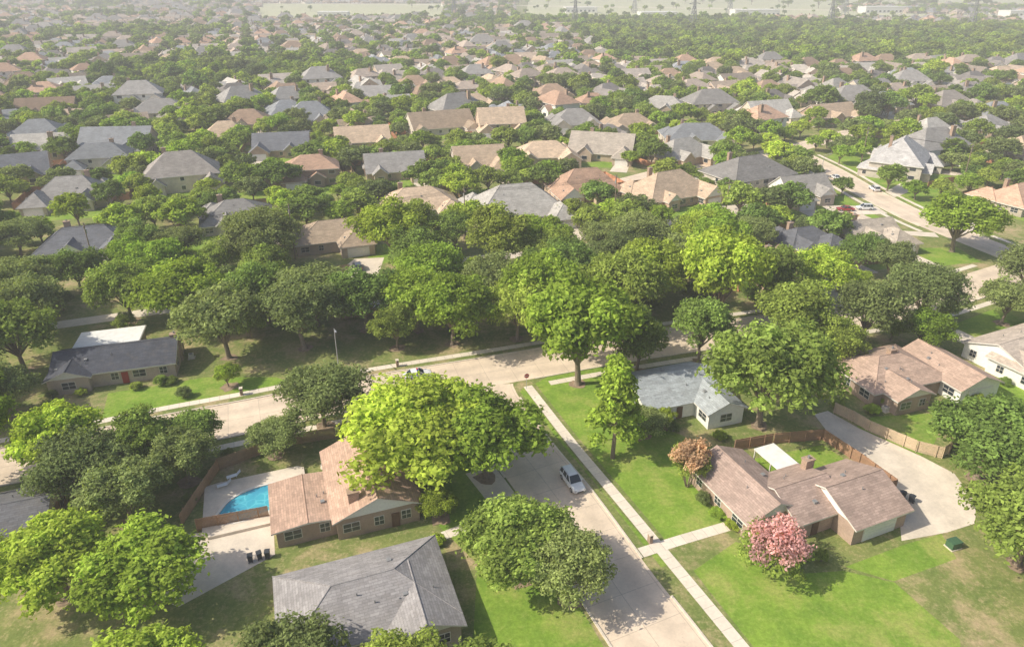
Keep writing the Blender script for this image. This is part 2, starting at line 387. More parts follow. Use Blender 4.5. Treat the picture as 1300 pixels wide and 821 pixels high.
H("corner_house",(26.5,93.0),18,[(-1,1.5,13.5,10,2.8,'g',.42,'x'),(3.6,-4.2,6,6.5,2.8,'g',.42,'y',1)],near=True,roof=(.40,.43,.45),siding=True,
  doors=[(-2,-3.5,0)],r=11)
H("brick_house",(31,69.6),22,[(-.8,1.2,8,11.5,2.8,'g',.42,'y'),(4.4,-2.6,7.5,8.2,2.8,'g',.42,'x'),(10.6,-5.0,8.6,9.6,2.8,'g',.42,'x',0)],near=True,
  roof=(.42,.31,.26),wall=(.44,.32,.25),garages=[(14.9,-5,1,5),(10.6,-9.8,0,5)],doors=[(3.5,-6.7,0)],chim=[(8.2,.2,4.9)],r=13)
H("ranch_house",(65.5,99),18,[(-3,1.5,15,11,2.8,'h',.42,'x'),(7,-1.5,8,12.5,2.8,'g',.42,'y',1),(-5.5,-4,6.5,6,2.8,'g',.42,'y')],near=True,
  roof=(.42,.30,.235),wall=(.44,.33,.26),garages=[(7,-7.75,0,4.8)],chim=[(-2,2,5.8)],r=13)
H("beige_house",(90.5,106.5),24,[(0,0,17,11,2.9,'g',.4,'x',1),(-6,-4,7,9,2.9,'g',.4,'y',1)],near=True,roof=(.50,.42,.35),siding=True,garages=[(-6,-8.5,0,4.8)],r=12)
H("navy_roof_house",(-67.3,103.4),16,[(0,0,18.5,9.5,2.8,'g',.42,'x'),(-6.5,-2.5,6,7,2.8,'g',.42,'y'),(-3,7.6,10,5.5,2.7,'f',0,'x')],near=True,
  roof=(.085,.092,.115),wall=(.58,.47,.40),doors=[(1.5,-4.75,0)],reddoor=True,chim=[(8.9,1.0,5.2)],r=12)
H("dark_roof_house",(-61.5,63.5),20,[(0,0,12,11,2.8,'g',.42,'x')],near=True,roof=(.13,.13,.14),r=9)
H("tan_roof_house",(-44.5,163.5),20,[(0,2,19,12,3,'h',.55,'x'),(4.5,-4.5,8,9,3,'h',.55,'y')],near=True,roof=(.48,.37,.27),wall=(.50,.40,.32),garages=[(4.5,-9,0,5)],r=12)
H("small_house",(-30,128.5),20,[(0,0,11,8,2.7,'g',.35,'x'),(3,-5,5,4,2.6,'f',0,'x')],near=True,roof=(.46,.32,.26),r=9)
def plan(seed,big=1.0,two=False):
    R=random.Random(seed); h=R.choice((2.9,3.1)) if not two else 5.6; p=R.uniform(.60,.85)
    sx=R.uniform(14,18)*big; sy=R.uniform(9.5,12)*big
    w=[(0,0,sx,sy,h,R.choice('hhg'),p,'x')]
    s=R.choice((-1,1)); gw=R.uniform(6,7.5)
    w.append((s*(sx/2-gw/2+.8),-sy/2,gw,R.uniform(7,10),3,R.choice('gh'),p,'y'))
    w.append((-s*R.uniform(1.5,sx/2-3),-sy/2+1,R.uniform(4,5.5),R.uniform(5.5,8),3.2,'g',p*1.1,'y'))
    if R.random()<.8: w.append((-s*(sx/2-3),sy/2-1,6.5,8,3,'h',p,'y'))
    if R.random()<.6: w.append((s*(sx/2-2.5),sy/2-1.5,5.5,6.5,3,'g',p,'y'))
    gx,gy=w[1][0],w[1][1]-w[1][3]/2
    ch=[(s*-1*(sx*.2),sy*.22,h+sy/2*p+.8)] if R.random()<.7 else []
    return dict(wings=w,garages=[(gx,gy,0,4.8)],chim=ch,doors=[])
MID=[(-104,157,20,DK,1),(-131,198,18,GREY,1),(-166,224,25,DK,1.1),(-150,262,10,BLG,1.2),(-106,216,20,(.30,.27,.25),1),
(-40,230,15,GREY,1.1),(-27,189,20,TAN,1),(1,185,20,LG,1.25),(-12,239,18,TAN,1),(12,250,10,TAN,1.1),(34,257,-10,(.38,.33,.28),1.15),
(22.5,206,20,RT,1.1),(47,201,24,TAN,1.15),(75,214,24,GREY,1.15),(88,203,20,(.33,.31,.29),.8),(134,234,60,(.52,.50,.49),1.3),
(72,159,20,DK,.75),(90,164,20,(.36,.31,.26),.72),(150,195,25,RT,1),(-32,305,20,TAN,1.3),(-72,386,15,GREY,1.2),(76,352,-15,LG,1.1),
(99,352,10,GREY,1.2),(75,281,5,BLG,1.2),(182,400,20,LG,1.3),(208,414,25,GREY,1.2),(224,363,20,(.35,.31,.28),1.2),(-93,322,20,BLG,1.2),
(-119,313,15,BR,1.1),(-171,341,20,GREY,1.2),(-226,341,20,BR,1.2),(-144,238,20,BLG,.9),(-20,362,20,TAN,1.1),(22,392,10,BR,1.1),
(-60,275,20,TAN,1),(-88,262,12,DK,1),(-195,285,20,BLG,1.1),(-210,240,20,GREY,1.1),(150,330,20,TAN,1.1),(120,330,20,LG,1.1),(-5,300,15,TAN,1.1),
(28,312,15,GREY,1.1),(52,305,10,TAN,1.1),(190,255,30,TAN,1.1),(205,300,25,GREY,1.1),(175,290,30,LG,1.1),(-75,178,20,GREY,.95),(60,118+22,20,BR,.8),(-180,190,20,BLG,1),
(-66,222,18,RT,.9),(-118,285,15,TAN,.95),(62,250,30,LG,.95)]
MID=[(x,y,a,c,b*(1.12 if y<160 else 1.24)) for x,y,a,c,b in MID]
for i,(x,y,yw,rc,b) in enumerate(MID):
    wl=random.choice([(.52,.40,.30),(.56,.48,.39),(.48,.35,.26),(.60,.53,.46)])
    two=(rc[0]>.5) or i%9==4
    m_=random.uniform(.9,1.2); yy_=yw+random.uniform(-6,6); pl_=plan(100+i,b,two)
    H("brick_house",(x,y+2),yy_,r=9.0*b,roof=tuple(min(.62,c*m_) for c in rc),wall=wl,near=(y<215),**pl_)
    gx,gy=pl_['garages'][0][:2]; a=math.radians(yy_)
    f=lambda u,v:(x+u*math.cos(a)-v*math.sin(a),y+2+u*math.sin(a)+v*math.cos(a))
    poly_sheet("driveway",[f(gx-2.7,gy+.2),f(gx+2.7,gy+.2),f(gx+3.0,gy-9),f(gx-3.0,gy-9)],.0165+.0003*(i%7),M_drive)
    if y<330: poly_sheet("lawn",[f(-13,-4),f(gx-3.2 if gx>0 else 13,-4),f(gx-3.2 if gx>0 else 13,-16),f(-13,-16)],.0052+.0002*(i%5),M_lawn)

def slab_cover(name,loc,yaw,sx,sy,h):
    g=Geo(); g.box(-sx/2,sx/2,-sy/2,sy/2,h,h+.18,0)
    for x in (-1,1):
        for y in (-1,0,1): g.box(x*(sx/2-.15)-.07,x*(sx/2-.15)+.07,y*(sy/2-.15)-.07,y*(sy/2-.15)+.07,0,h,1)
    return g.obj(name,[M_flat,M_trim],loc=(*loc,0),rz=math.radians(yaw))
slab_cover("patio_cover",(36.2,75.6),22,3.4,6.5,2.5)
slab_cover("patio_cover",(72,147),20,14,4,3.2)
def fence(pts,h=1.9,col=(.25,.15,.095),bw=.15,name="wood_fence"):
    g=Geo()
    for (x0,y0),(x1,y1) in zip(pts,pts[1:]):
        Ln=math.hypot(x1-x0,y1-y0); d=((x1-x0)/Ln,(y1-y0)/Ln); n=(-d[1],d[0]); k=int(Ln/bw)
        def bx(s0,s1,o0,o1,z0,z1):
            b=len(g.v)
            for z in (z0,z1):
                for s,o in ((s0,o0),(s1,o0),(s1,o1),(s0,o1)): g.v.append((x0+d[0]*s+n[0]*o,y0+d[1]*s+n[1]*o,z))
            for q in ((4,5,6,7),(0,1,5,4),(1,2,6,5),(2,3,7,6),(3,0,4,7)): g.f.append(tuple(b+i for i in q)); g.m.append(0)
        for i in range(k): bx(i*bw+.01,(i+1)*bw-.01,0,.03,.03,h+random.uniform(-.03,.03))
        for z in (.4,h-.35): bx(0,Ln,-.06,-.002,z,z+.09)
        s=0
        while s<Ln: bx(s,s+.1,-.16,-.062,0,h+.05); s+=2.4
    o=g.obj(name,[M_wood],color=col); return o
fence([(31.8,81.0),(38,82.6),(45.6,83.6),(48.4,78),(50.7,72.5),(46.4,71.2)],col=(.42,.25,.16))
fence([(50.2,90.5),(52.0,88.2),(53.4,85.6),(57.8,80.8),(60.6,79.3),(62.2,80.3)],col=(.54,.42,.29))
fence([(62.2,80.3),(68,86),(71,90)],col=(.44,.32,.22))
fence([(-38.6,65.2),(-30.4,67.6)],col=(.44,.27,.16))
fence([(-40.4,76.8),(-40.9,66)],col=(.44,.28,.17))
fence([(-40.4,76.8),(-33,82),(-26,84)],col=(.38,.26,.16))
fence([(-48.5,143.8),(-43,145),(-37.2,147)],col=(.32,.23,.15))
fence([(1,165),(8,168),(14.5,171),(12,178)],col=(.48,.21,.12),bw=.3)
fence([(-34.5,138.2),(-29,140),(-24.8,142.5),(-22,136)],col=(.38,.28,.19),bw=.3)
fence([(33,181),(38,184),(42,178)],col=(.58,.24,.13),bw=.3)
fence([(134,217),(142,222),(156,226),(162,240)],col=(.50,.25,.15),bw=.3)
fence([(128,200),(140,207),(152,212)],col=(.44,.28,.18),bw=.3)
fence([(60,146),(70,150),(88,152),(92,160)],col=(.44,.28,.18),bw=.3)
for i,(x,y,yw,rc,b) in enumerate(MID):
    if y<345 and i not in (15,18,0,7):
        a=math.radians(yw); f=lambda u,v:(x+u*math.cos(a)-v*math.sin(a),y+2+u*math.sin(a)+v*math.cos(a)); w_=9.5*b
        fence([f(-w_,-2),f(-w_-4,-2),f(-w_-4,17),f(w_+3,17),f(w_+3,-1),f(w_,-1)],h=2.0,col=random.choice([(.50,.34,.21),(.58,.28,.16),(.44,.33,.23)]),bw=.45)
def ac_unit(x,y,rz):
    g=Geo(); g.box(-.6,.6,-.6,.6,0,.08,1); g.box(-.42,.42,-.42,.42,.08,.85,0); g.tube((0,0,.85),(0,0,.90),.34,.30,14,2,True)
    g.obj("air_conditioner",[M_trim,M_kerb,M_vent],loc=(x,y,0),rz=rz)
for x,y in ((-26.0,77.5),(-23.6,78.8),(36.5,80.2),(58.5,91),(80,101.5),(-57.2,107.5),(19.0,93.5),(-24,57.5)): ac_unit(x,y,A20)
def mailbox(x,y,rz):
    g=Geo(); g.box(-.22,.22,-.28,.28,0,1.25,0); g.box(-.28,.28,-.34,.34,1.25,1.33,1); g.box(-.11,.11,-.3,-.28,.95,1.15,2)
    g.obj("mailbox",[M_chim,M_kerb,M_bin],loc=(x,y,0),rz=rz)
for x,y in ((16.6,63.4),(-2.2,66.8),(-44,95.6),(-20,104.6),(70.5,132.5),(43,111.5)): mailbox(x,y,A20)

# ---------------------------------------------------------------- pool
def resample(pts,n):
    c=catmull(list(pts)+[pts[0]],.3)[:-1]; idx=np.linspace(0,len(c),n,endpoint=False).astype(int); return c[idx]
pool=resample([(-37.0,67.6),(-36.3,70.4),(-34.0,72.6),(-30.6,73.6),(-28.2,72.3),(-28.9,69.9),(-31.2,68.2),(-34.4,66.3)],48)
pc=pool.mean(0)
root=empty("swimming_pool",(pc[0],pc[1],0)); q=pool-pc
def ring(g,a,za,b,zb,mi):
    n=len(a)
    for i in range(n):
        j=(i+1)%n; g.face([(*a[i],za),(*a[j],za),(*b[j],zb),(*b[i],zb)],mi)
dn=q/np.linalg.norm(q,axis=1)[:,None]
g=Geo(); ring(g,q,.42,q+dn*.4,.42,0); ring(g,q,.42,q,.1,0); g.obj("coping",[M_trim],parent=root)
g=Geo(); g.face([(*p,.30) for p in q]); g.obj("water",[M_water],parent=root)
outer=[]
th=np.arctan2(q[:,1],q[:,0])
hx0,hx1,hy0,hy1=-6.7,6.0,-4.6,5.6
ca,sa=math.cos(A20),math.sin(A20)
for t in th:
    dx,dy=math.cos(t-A20),math.sin(t-A20)
    s=min((hx1/dx if dx>0 else hx0/dx) if abs(dx)>1e-6 else 99,(hy1/dy if dy>0 else hy0/dy) if abs(dy)>1e-6 else 99)
    u,v=dx*s,dy*s; outer.append((u*ca-v*sa,u*sa+v*ca))
g=Geo(); ring(g,q+dn*.4,.40,np.array(outer),.40,0); ring(g,np.array(outer),.40,np.array(outer),0,0); g.obj("pool_deck",[M_drive],parent=root)

# ---------------------------------------------------------------- trees
def leaves(blobs,n,size,seed=0,loose=1.0):
    r=np.random.default_rng(seed); bl=np.array(blobs); vol=bl[:,3]**2; pb=vol/vol.sum()
    k=r.choice(len(bl),n,p=pb); d=r.normal(size=(n,3)); d/=np.linalg.norm(d,axis=1)[:,None]
    d[:,2]=np.where(d[:,2]<-.35,-d[:,2],d[:,2])
    rad=bl[k,3]*(.55+.55*r.random(n)**.6)
    stray=r.random(n)<.12; rad=np.where(stray,rad*(1.0+.35*r.random(n)*loose),rad)
    lump=1+.22*np.sin(d[:,0]*8+k)*np.cos(d[:,1]*7+k*2)+.12*np.sin(d[:,2]*15+k)
    c=bl[k,:3]+d*(rad*lump)[:,None]*np.array([1,1,.82])
    nrm=d*.65+r.normal(size=(n,3))*.5+np.array([0,0,.55]); nrm/=np.linalg.norm(nrm,axis=1)[:,None]
    t=np.cross(nrm,r.normal(size=(n,3))); t/=np.linalg.norm(t,axis=1)[:,None]; b=np.cross(nrm,t)
    s=size*(.5+1.0*r.random(n))[:,None]
    q=np.stack([c-t*s*.62,c-b*s*.36-nrm*s*.06,c+t*s*.62,c+b*s*.36-nrm*s*.06],1).reshape(-1,3)
    bt=r.uniform(.74,1.28,len(bl)); tone=bt[k]*r.uniform(.62,1.38,n)
    return q,tone,k
def tree_mesh(name,kind,n,size,seed,leafm,R=6.0,Ht=11.0,nb=34,flower=0):
    r=random.Random(seed); blobs=[]; g=Geo()
    base=2.6
    if kind=='pine':
        lv=13
        for i in range(lv):
            z=3.5+i*(Ht-4)/lv; rr=R*(1-(i/lv)**1.3)*.72+.5
            for k in range(4):
                a=r.uniform(0,6.28); q=rr*r.uniform(.45,.9); blobs.append((q*math.cos(a),q*math.sin(a),z+r.uniform(-.4,.4),r.uniform(.8,1.3)))
        g.tube((0,0,-.1),(.2,.1,Ht*.55),.32,.2,8,1); g.tube((.2,.1,Ht*.55),(0,0,Ht-.5),.2,.05,6,1)
        for b in blobs[::2]: g.tube((0.1,0,b[2]-.3),b[:3],.07,.03,4,1)
    else:
        cz=Ht-R*.68; 
        ell=(r.uniform(.85,1.15),r.uniform(.82,1.1)); lop=(r.uniform(-.12,.12)*R,r.uniform(-.12,.12)*R)
        for i in range(nb):
            u=(i+.5)/nb; zz=1-u*1.45; a=i*2.39996+r.uniform(-.5,.5); rr=math.sqrt(max(0.02,1-zz*zz))
            f=r.uniform(.48,.92); br=R*r.uniform(.15,.32)
            blobs.append((f*R*rr*math.cos(a)*ell[0]+lop[0],f*R*rr*math.sin(a)*ell[1]+lop[1],cz+zz*R*.62*f*1.1,br))
        for i in range(5):
            a=r.uniform(0,6.28); blobs.append((R*.25*math.cos(a),R*.25*math.sin(a),cz+R*.12,R*.34))
        tw=.035*R*1.4
        if kind=='shrubtree':
            for k in range(5):
                a=k*1.26; g.tube((.15*math.cos(a),.15*math.sin(a),-.1),(R*.4*math.cos(a),R*.4*math.sin(a),cz-.5),.09,.05,6,1)
        else:
            fx,fy=r.uniform(-.3,.3),r.uniform(-.3,.3)
            g.tube((0,0,-.15),(0,0,.35),tw*1.7,tw*1.15,10,1); g.tube((0,0,.35),(fx,fy,base),tw*1.15,tw*.9,10,1)
            for b in blobs[::3]:
                m=((fx+b[0])*.42,(fy+b[1])*.42,base+(b[2]-base)*.62)
                g.tube((fx,fy,base-.1),m,tw*.6,tw*.33,6,1); g.tube(m,b[:3],tw*.33,tw*.1,5,1)
    q,tone,k=leaves(blobs,n,size,seed=seed)
    nv=len(g.v); V=np.vstack([np.array(g.v),q]) if nv else q
    F=list(g.f)+[(nv+4*i,nv+4*i+1,nv+4*i+2,nv+4*i+3) for i in range(n)]
    me=bpy.data.meshes.new(name); me.from_pydata(V.tolist(),[],F)
    me.materials.append(leafm); me.materials.append(M_bark); 
    mi=np.array([1]*len(g.f)+[0]*n,dtype=np.int32)
    if flower:
        me.materials.append(M_pinkf if flower==1 else M_orangef)
        rr=np.random.default_rng(seed); z=q.reshape(-1,4,3)[:,0,2]; pr=np.clip((z-2)/3,0,1)*.55; mi[len(g.f):]=np.where((rr.random(n)<pr),2,0)
    me.polygons.foreach_set("material_index",mi)
    at=me.attributes.new("tone",'FLOAT','FACE'); at.data.foreach_set("value",np.concatenate([np.ones(len(g.f)),tone]).astype(np.float32))
    me.update(); return me
near_o=[tree_mesh("oak_crown",'oak',17000,.40,s,M_leafb,nb=nb) for s,nb in ((1,46),(2,58),(3,40))]
near_l=[tree_mesh("shade_tree_crown",'oak',17000,.38,s,M_leaf,nb=nb) for s,nb in ((4,50),(5,60),(15,44))]
near_d=[tree_mesh("live_oak_crown",'oak',17000,.34,s,M_leafd,nb=nb) for s,nb in ((6,66),(7,54))]
pine=tree_mesh("pine_crown",'pine',9000,.42,8,M_leafb,R=4.6,Ht=16)
cm_p=tree_mesh("crape_crown",'shrubtree',9000,.28,9,M_leaf,R=4.2,Ht=6.5,nb=40,flower=1)
cm_o=tree_mesh("crape_crown2",'shrubtree',7000,.26,10,M_leaf,R=3,Ht=6,nb=34,flower=2)
mid_t=[tree_mesh("mid_crown",'oak',4200,.70,20+s,m,nb=nb) for s,(m,nb) in enumerate(((M_leafb,36),(M_leaf,42),(M_leaf,32),(M_leafd,40)))]
far_t=[tree_mesh("far_crown",'oak',900,1.45,30+s,m,nb=20) for s,m in enumerate((M_leafb,M_leaf,M_leafd,M_leaf))]
TREES=[]
def tree(name,me,x,y,w,h,R=6.0,Ht=11.0):
    o=bpy.data.objects.new(name,me); COL.objects.link(o); o.location=(x,y,0); o.rotation_euler=(0,0,random.uniform(0,6.28))
    s=w/(2*R*1.0); o.scale=(s*random.uniform(.92,1.1),s*random.uniform(.92,1.1),h/Ht); TREES.append((x,y,w/2)); return o
nm={'o':("oak_tree",near_o),'l':("shade_tree",near_l),'d':("live_oak_tree",near_d)}
near=[(-12.4,77,18,12.5,'o'),(-3.6,75.2,16,12,'o'),(-28.4,87,13,9.5,'d'),(-55,71,12,9.5,'d'),(-47.5,66.5,11,9,'d'),(-43.5,74,9,8,'d'),(-50,77,10,8.5,'l'),
(-71,73,12,13,'o'),(-61,75.5,11,10.5,'o'),(-49,55.5,12,9,'o'),(-39.5,54.5,11.5,8.5,'o'),(1.0,57.5,12.0,9,'l'),(6.4,55,8.5,8,'d'),
(37.4,87.2,19,16,'l'),(11,98.8,20,18,'o'),(6,119,15,15,'o'),(20,120.5,15,15,'l'),(-11,112.5,14,13,'o'),(1,114.5,12,12,'l'),(-21,111,9,8,'l'),
(-18,118,12,12,'o'),(40,120,16,19,'o'),(52,127,14,13,'l'),(63,130,13,12,'o'),(64.5,112,13,13,'d'),(79,120,13,12,'d'),(109,160,20,14,'o'),
(33,106,12,12,'l'),(50,109.5,14,13,'l'),(43,100,10,9,'d'),(21.5,103,11,11,'l'),(56,104,9,9,'l'),
(63,75,14,11,'l'),(67,68,13,11,'l'),(58.5,60,13,11.5,'l'),(61,52,12,10,'d'),(-50.5,107.5,15,13,'d'),(-38,111,15,13,'d'),(-84,103,15,13,'l'),(-45,80,9,6.5,'l'),(-33.5,80,7,5.5,'d'),
(-9,67.5,4.2,4,'o'),(19.3,84.5,6,4.5,'d'),(22.5,87,4,3,'o'),(96,121,10,9,'d'),(103,115,11,9,'l'),(-92,92,13,11,'l'),(-82,86,12,11,'o'),
(-3,41,10,8,'l'),(-34,42,11,8,'o'),(-20.5,43,11,8.5,'d'),(-10,42.5,10,8,'l'),(60,44,10,8,'l'),(32,36,9,7,'l'),(-47,98,4,4,'o'),(-78,90,9,8,'d'),(84,83,12,10,'o'),(76,78,11,9,'l'),(-78,64,12,10,'l'),(74,110,8,8,'o'),(-28,118,13,12,'l'),
(-62,120,14,13,'o'),(-75,122,13,12,'l'),(-90,115,13,12,'d'),(-48,122,13,12,'l'),(-3,126,13,12,'d'),(12,131,14,13,'l'),(28,131,14,13,'o'),(-16,131,13,12,'o')]
for x,y,w,h,k in near:
    n_,ms=nm[k]; tree(n_,random.choice(ms),x,y,w,h)
    if y<125:
        R_=random.Random(int(x*7+y)); poly_sheet("bare_soil",[(x+R_.uniform(.9,1.8)*math.cos(a*.524),y+R_.uniform(.9,1.8)*math.sin(a*.524)) for a in range(12)],.034,M_dirt)
tree("pine_tree",pine,14.2,79.4,9,16.5,R=4.6,Ht=16)
tree("crape_myrtle",cm_p,29.6,59.3,8.8,6.3,R=4.2,Ht=6.5)
tree("crape_myrtle",cm_o,23.4,73.4,6.4,6.3,R=3,Ht=6)
def bush(x,y,w,h): 
    o=bpy.data.objects.new("garden_bush",random.choice(near_d[:1]+near_l[:1]+near_o[:1])); COL.objects.link(o)
    o.location=(x,y,-h*.35); o.rotation_euler=(0,0,random.uniform(0,6)); o.scale=(w/12,w/12,h*1.35/11)
for x,y in ((24.6,70),(26,67.7),(27.6,65.8),(20.8,88.8),(19.5,91),(24,85.6),(30.5,83.8),(51.5,92),(56,90.2),(59,92.5),(-74,94.5),(-70,95.6),(-62,97.3),(-58.5,98.6),(-9,63.2),(-7.4,69),(34,61.3),(82,98.5),(94,101),
  (-10.6,73),(-9.5,71),(-40,79),(-37,80.5),(-41.5,70),(28.6,77.5),(-57,99),(-53,95),(70,88),(74,93),(36,60.5),(31.5,62.5),(66,89.5),(68.5,91.5)):
    bush(x,y,random.uniform(1.4,2.6),random.uniform(1,1.9))
def dist_line(line,x,y): return np.min(np.hypot(line[:,0]-x,line[:,1]-y))
lawn_c=[(130,225,16),(98,215,8),(102,198,10),(124,190,12),(98,182,11),(106,176,12),(98,148,8),(-37,148,9),(-43,146,7),(125,170,12),(100,155,10),(112,147,9),(118,156,9),(135,180,9)]
hs=np.array(HOUSES)
def blocked(x,y,r):
    dx=np.abs(hs[:,0]-x); dy=hs[:,1]-y
    if np.any(np.hypot(dx,dy)<hs[:,2]+r*.25): return True
    if y>140 and np.any((dx<hs[:,2]*.95)&(dy>0)&(dy<hs[:,2]+8+.03*y)) and random.random()<.9: return True
    for l,w in roads:
        if dist_line(l,x,y)<w/2+1.0+(r*.25): return True
    if any(math.hypot(x-a,y-b)<c for a,b,c in lawn_c): return True
    t=np.array(TREES); return bool(np.any(np.hypot(t[:,0]-x,t[:,1]-y)<(t[:,2]+r)*.58))
y=114.0
while y<335:
    x=-(.80*y+22)
    while x<.80*y+22:
        px,py=x+random.uniform(-4,4),y+random.uniform(-4,4)
        big=py<160
        w=(random.uniform(9,16) if big else random.uniform(7,12.5)) if random.random()<.7 else random.uniform(4,8)
        if random.random()<(1 if big else .85) and not blocked(px,py,w/2):
            h=w*random.uniform(.72,.95); 
            if not big: h=min(h,9.5)
            if py<165: n_,ms=random.choice(list(nm.values())); tree(n_,random.choice(ms),px,py,w,h)
            else: tree(random.choice(["oak_tree","shade_tree"]),random.choice(mid_t),px,py,w,h)
        x+=6.0
    y+=6.0

# ---------------------------------------------------------------- distant suburbs (instanced)
def instancer(name,parent,proto,items,color=None):
    v=[];f=[]
    for x,y,s,a in items:
        b=len(v); c,d=math.cos(a)*s/2,math.sin(a)*s/2
        v+=[(x-c+d,y-d-c,0),(x+c+d,y+d-c,0),(x+c-d,y+d+c,0),(x-c-d,y-d+c,0)]; f.append((b,b+1,b+2,b+3))
    o=mesh_obj(name,v,f,[M_ground],parent=parent,color=color); o.instance_type='FACES'; o.use_instance_faces_scale=True; o.show_instancer_for_render=False; o.show_instancer_for_viewport=False
    proto.parent=o; return o
M_tanwall=simple("tan_brick",(.52,.41,.32),.9,var=.15)
def joined_house(seed,roof,wall):
    p=plan(seed,1.1,seed%4==0); r=build_house("tmp",(0,0),0,wall=wall,roof=roof,**p)
    ch=list(r.children); G_=Geo(); mats=[M_roof]; 
    for c in ch:
        me=c.data; b=len(G_.v); G_.v+=[tuple(v.co) for v in me.vertices]
        for pl in me.polygons:
            m=me.materials[pl.material_index]
            if m is M_wall: m=M_siding if wall[0]>.45 else M_tanwall
            if m not in mats: mats.append(m)
            G_.f.append(tuple(b+i for i in pl.vertices)); G_.m.append(mats.index(m))
        bpy.data.objects.remove(c)
    bpy.data.objects.remove(r)
    gx,gy=p['garages'][0][:2]; mats.append(M_drive)
    G_.face([(gx-2.6,gy,.03),(gx+2.6,gy,.03),(gx+2.8,gy-9,.03),(gx-2.8,gy-9,.03)],len(mats)-1)
    return G_.obj("house_form",mats,color=roof,slopeuv=True)
def fields(x,y):
    if 1150<y<1900 and -.34*y<x<-.09*y: return True
    if y>1150 and x>0: return (math.sin(x/190)+math.cos(y/160))>-1.3
    return False
def woods(x,y):
    if 560<y<1150 and x>80 and math.sin(x/170+1)+math.cos(y/130)>-.6: return True
    return math.sin(x/95+y/140)+math.sin(y/75-x/160)>1.35
NH=12
hitems=[[] for _ in range(NH)]; hpts=[]; streets=[]
v=-200.0; row=0
while v<3300:
    u=-2600.0
    while u<2600:
        uu,vv=u+random.uniform(-3,3),v+22*math.sin(u/150+v/300)+random.uniform(-2.5,2.5)
        x=uu*E1[0]+vv*E2[0]; yy=uu*E1[1]+vv*E2[1]
        if yy>236 and abs(x)<.80*yy+30 and not fields(x,yy) and not woods(x,yy):
            if np.min(np.hypot(hs[:,0]-x,hs[:,1]-yy))>23 and dist_line(streetE,x,yy)>15 and dist_line(streetF,x,yy)>22:
                s=random.uniform(.95,1.25); k=random.randrange(NH)
                hitems[k].append((x,yy,s,A20+(math.pi if row%2 else 0)+random.choice((0,0,0,math.pi/2))+random.uniform(-.25,.25)+.15*math.cos(u/150))); hpts.append((x,yy))
        u+=24.0
    if row%2==1:   # street running between facing rows
        ln=[]
        for u_ in np.arange(-2600,2600,15.):
            vv=v+19.5+22*math.sin(u_/150+(v+19)/300); X,Y=u_*E1[0]+vv*E2[0],u_*E1[1]+vv*E2[1]
            ok=Y>350 and Y<1600 and abs(X)<.85*Y+40 and not woods(X,Y) and not fields(X,Y)
            if ok: ln.append((X,Y))
            if (not ok) or u_>2580:
                if len(ln)>4: streets.append(np.array(ln))
                ln=[]
    v+= 28 if row%2==0 else 39; row+=1
for l in streets: strip("far_street",l,8.5,.02,M_road)
droot=empty("distant_houses")
for k in range(NH):
    rc=[GREY,TAN,BLG,LG,(.38,.31,.26),(.46,.41,.36),(.21,.19,.18),(.42,.33,.26),RT,BR,(.29,.24,.20),(.40,.35,.31)][k]
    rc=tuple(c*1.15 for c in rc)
    pr=joined_house(500+k*3,rc,random.choice([(.5,.44,.38),(.34,.24,.19)])); instancer("house_rows",droot,pr,hitems[k],color=rc)
hp=np.array(hpts); order=np.argsort(hp[:,1]); hp=hp[order]
titems=[[] for _ in range(8)]
def near_house(x,y,r):
    a,b=np.searchsorted(hp[:,1],(y-14,y+24)); s=hp[a:b]
    if len(s):
        dx=np.abs(s[:,0]-x); dy=s[:,1]-y
        if np.min(np.hypot(dx,dy))<r: return True
        if np.any((dx<9)&(dy>0)&(dy<18)) and random.random()<.65: return True
    if y<450:
        dx=np.abs(hs[:,0]-x); dy=hs[:,1]-y
        if np.any(np.hypot(dx,dy)<13) or np.any((dx<11)&(dy>0)&(dy<22)): return True
        if dist_line(streetE,x,y)<8: return True
    return False
sp=np.vstack(streets); sp=sp[np.argsort(sp[:,1])]
def on_street(x,y):
    a,b=np.searchsorted(sp[:,1],(y-9,y+9)); s=sp[a:b]
    return len(s)>0 and np.min(np.hypot(s[:,0]-x,s[:,1]-y))<8.5
y=332.0
while y<3400:
    st=7.6 if y<1000 else (11.5 if y<1600 else 22)
    x=-(.80*y+30)
    while x<.80*y+30:
        px,py=x+random.uniform(-.5,.5)*st,y+random.uniform(-.5,.5)*st
        f=fields(px,py); wd=woods(px,py)
        dens=.02 if f else (.95 if wd else (.88 if py<1000 else .6))
        if px<-250 and py>900: dens*=.5
        if random.random()<dens:
            sz=random.uniform(.45,.92)*(1 if y<1000 else st/10.5)
            if random.random()<.15: sz*=1.4
            if not near_house(px,py,8.4+sz*1.8) and not (py<900 and on_street(px,py)):
                k=random.randrange(4)+(0 if py<520 else 4)
                titems[k].append((px,py,sz,random.uniform(0,6.28)))
        x+=st
    y+=st*.95
troot=empty("distant_trees")
for k in range(8):
    me=mid_t[k] if k<4 else far_t[k-4]
    pr=bpy.data.objects.new("tree_form",me); COL.objects.link(pr); instancer("tree_groups",troot,pr,titems[k])
poly_sheet("open_field",[(-390,1150),(-100,1150),(-170,1900),(-650,1900)],.05,M_field)
poly_sheet("open_field",[(20,1160),(1300,1160),(1900,2600),(60,2600)],.05,M_field)
strip("highway",catmull([(-900,1990),(-100,1800),(900,1450),(2200,1300)],40),30,.12,M_walk)
poly_sheet("lake_water",[(-400,2700),(1500,2700),(2600,3600),(-700,3600)],.08,M_flat)
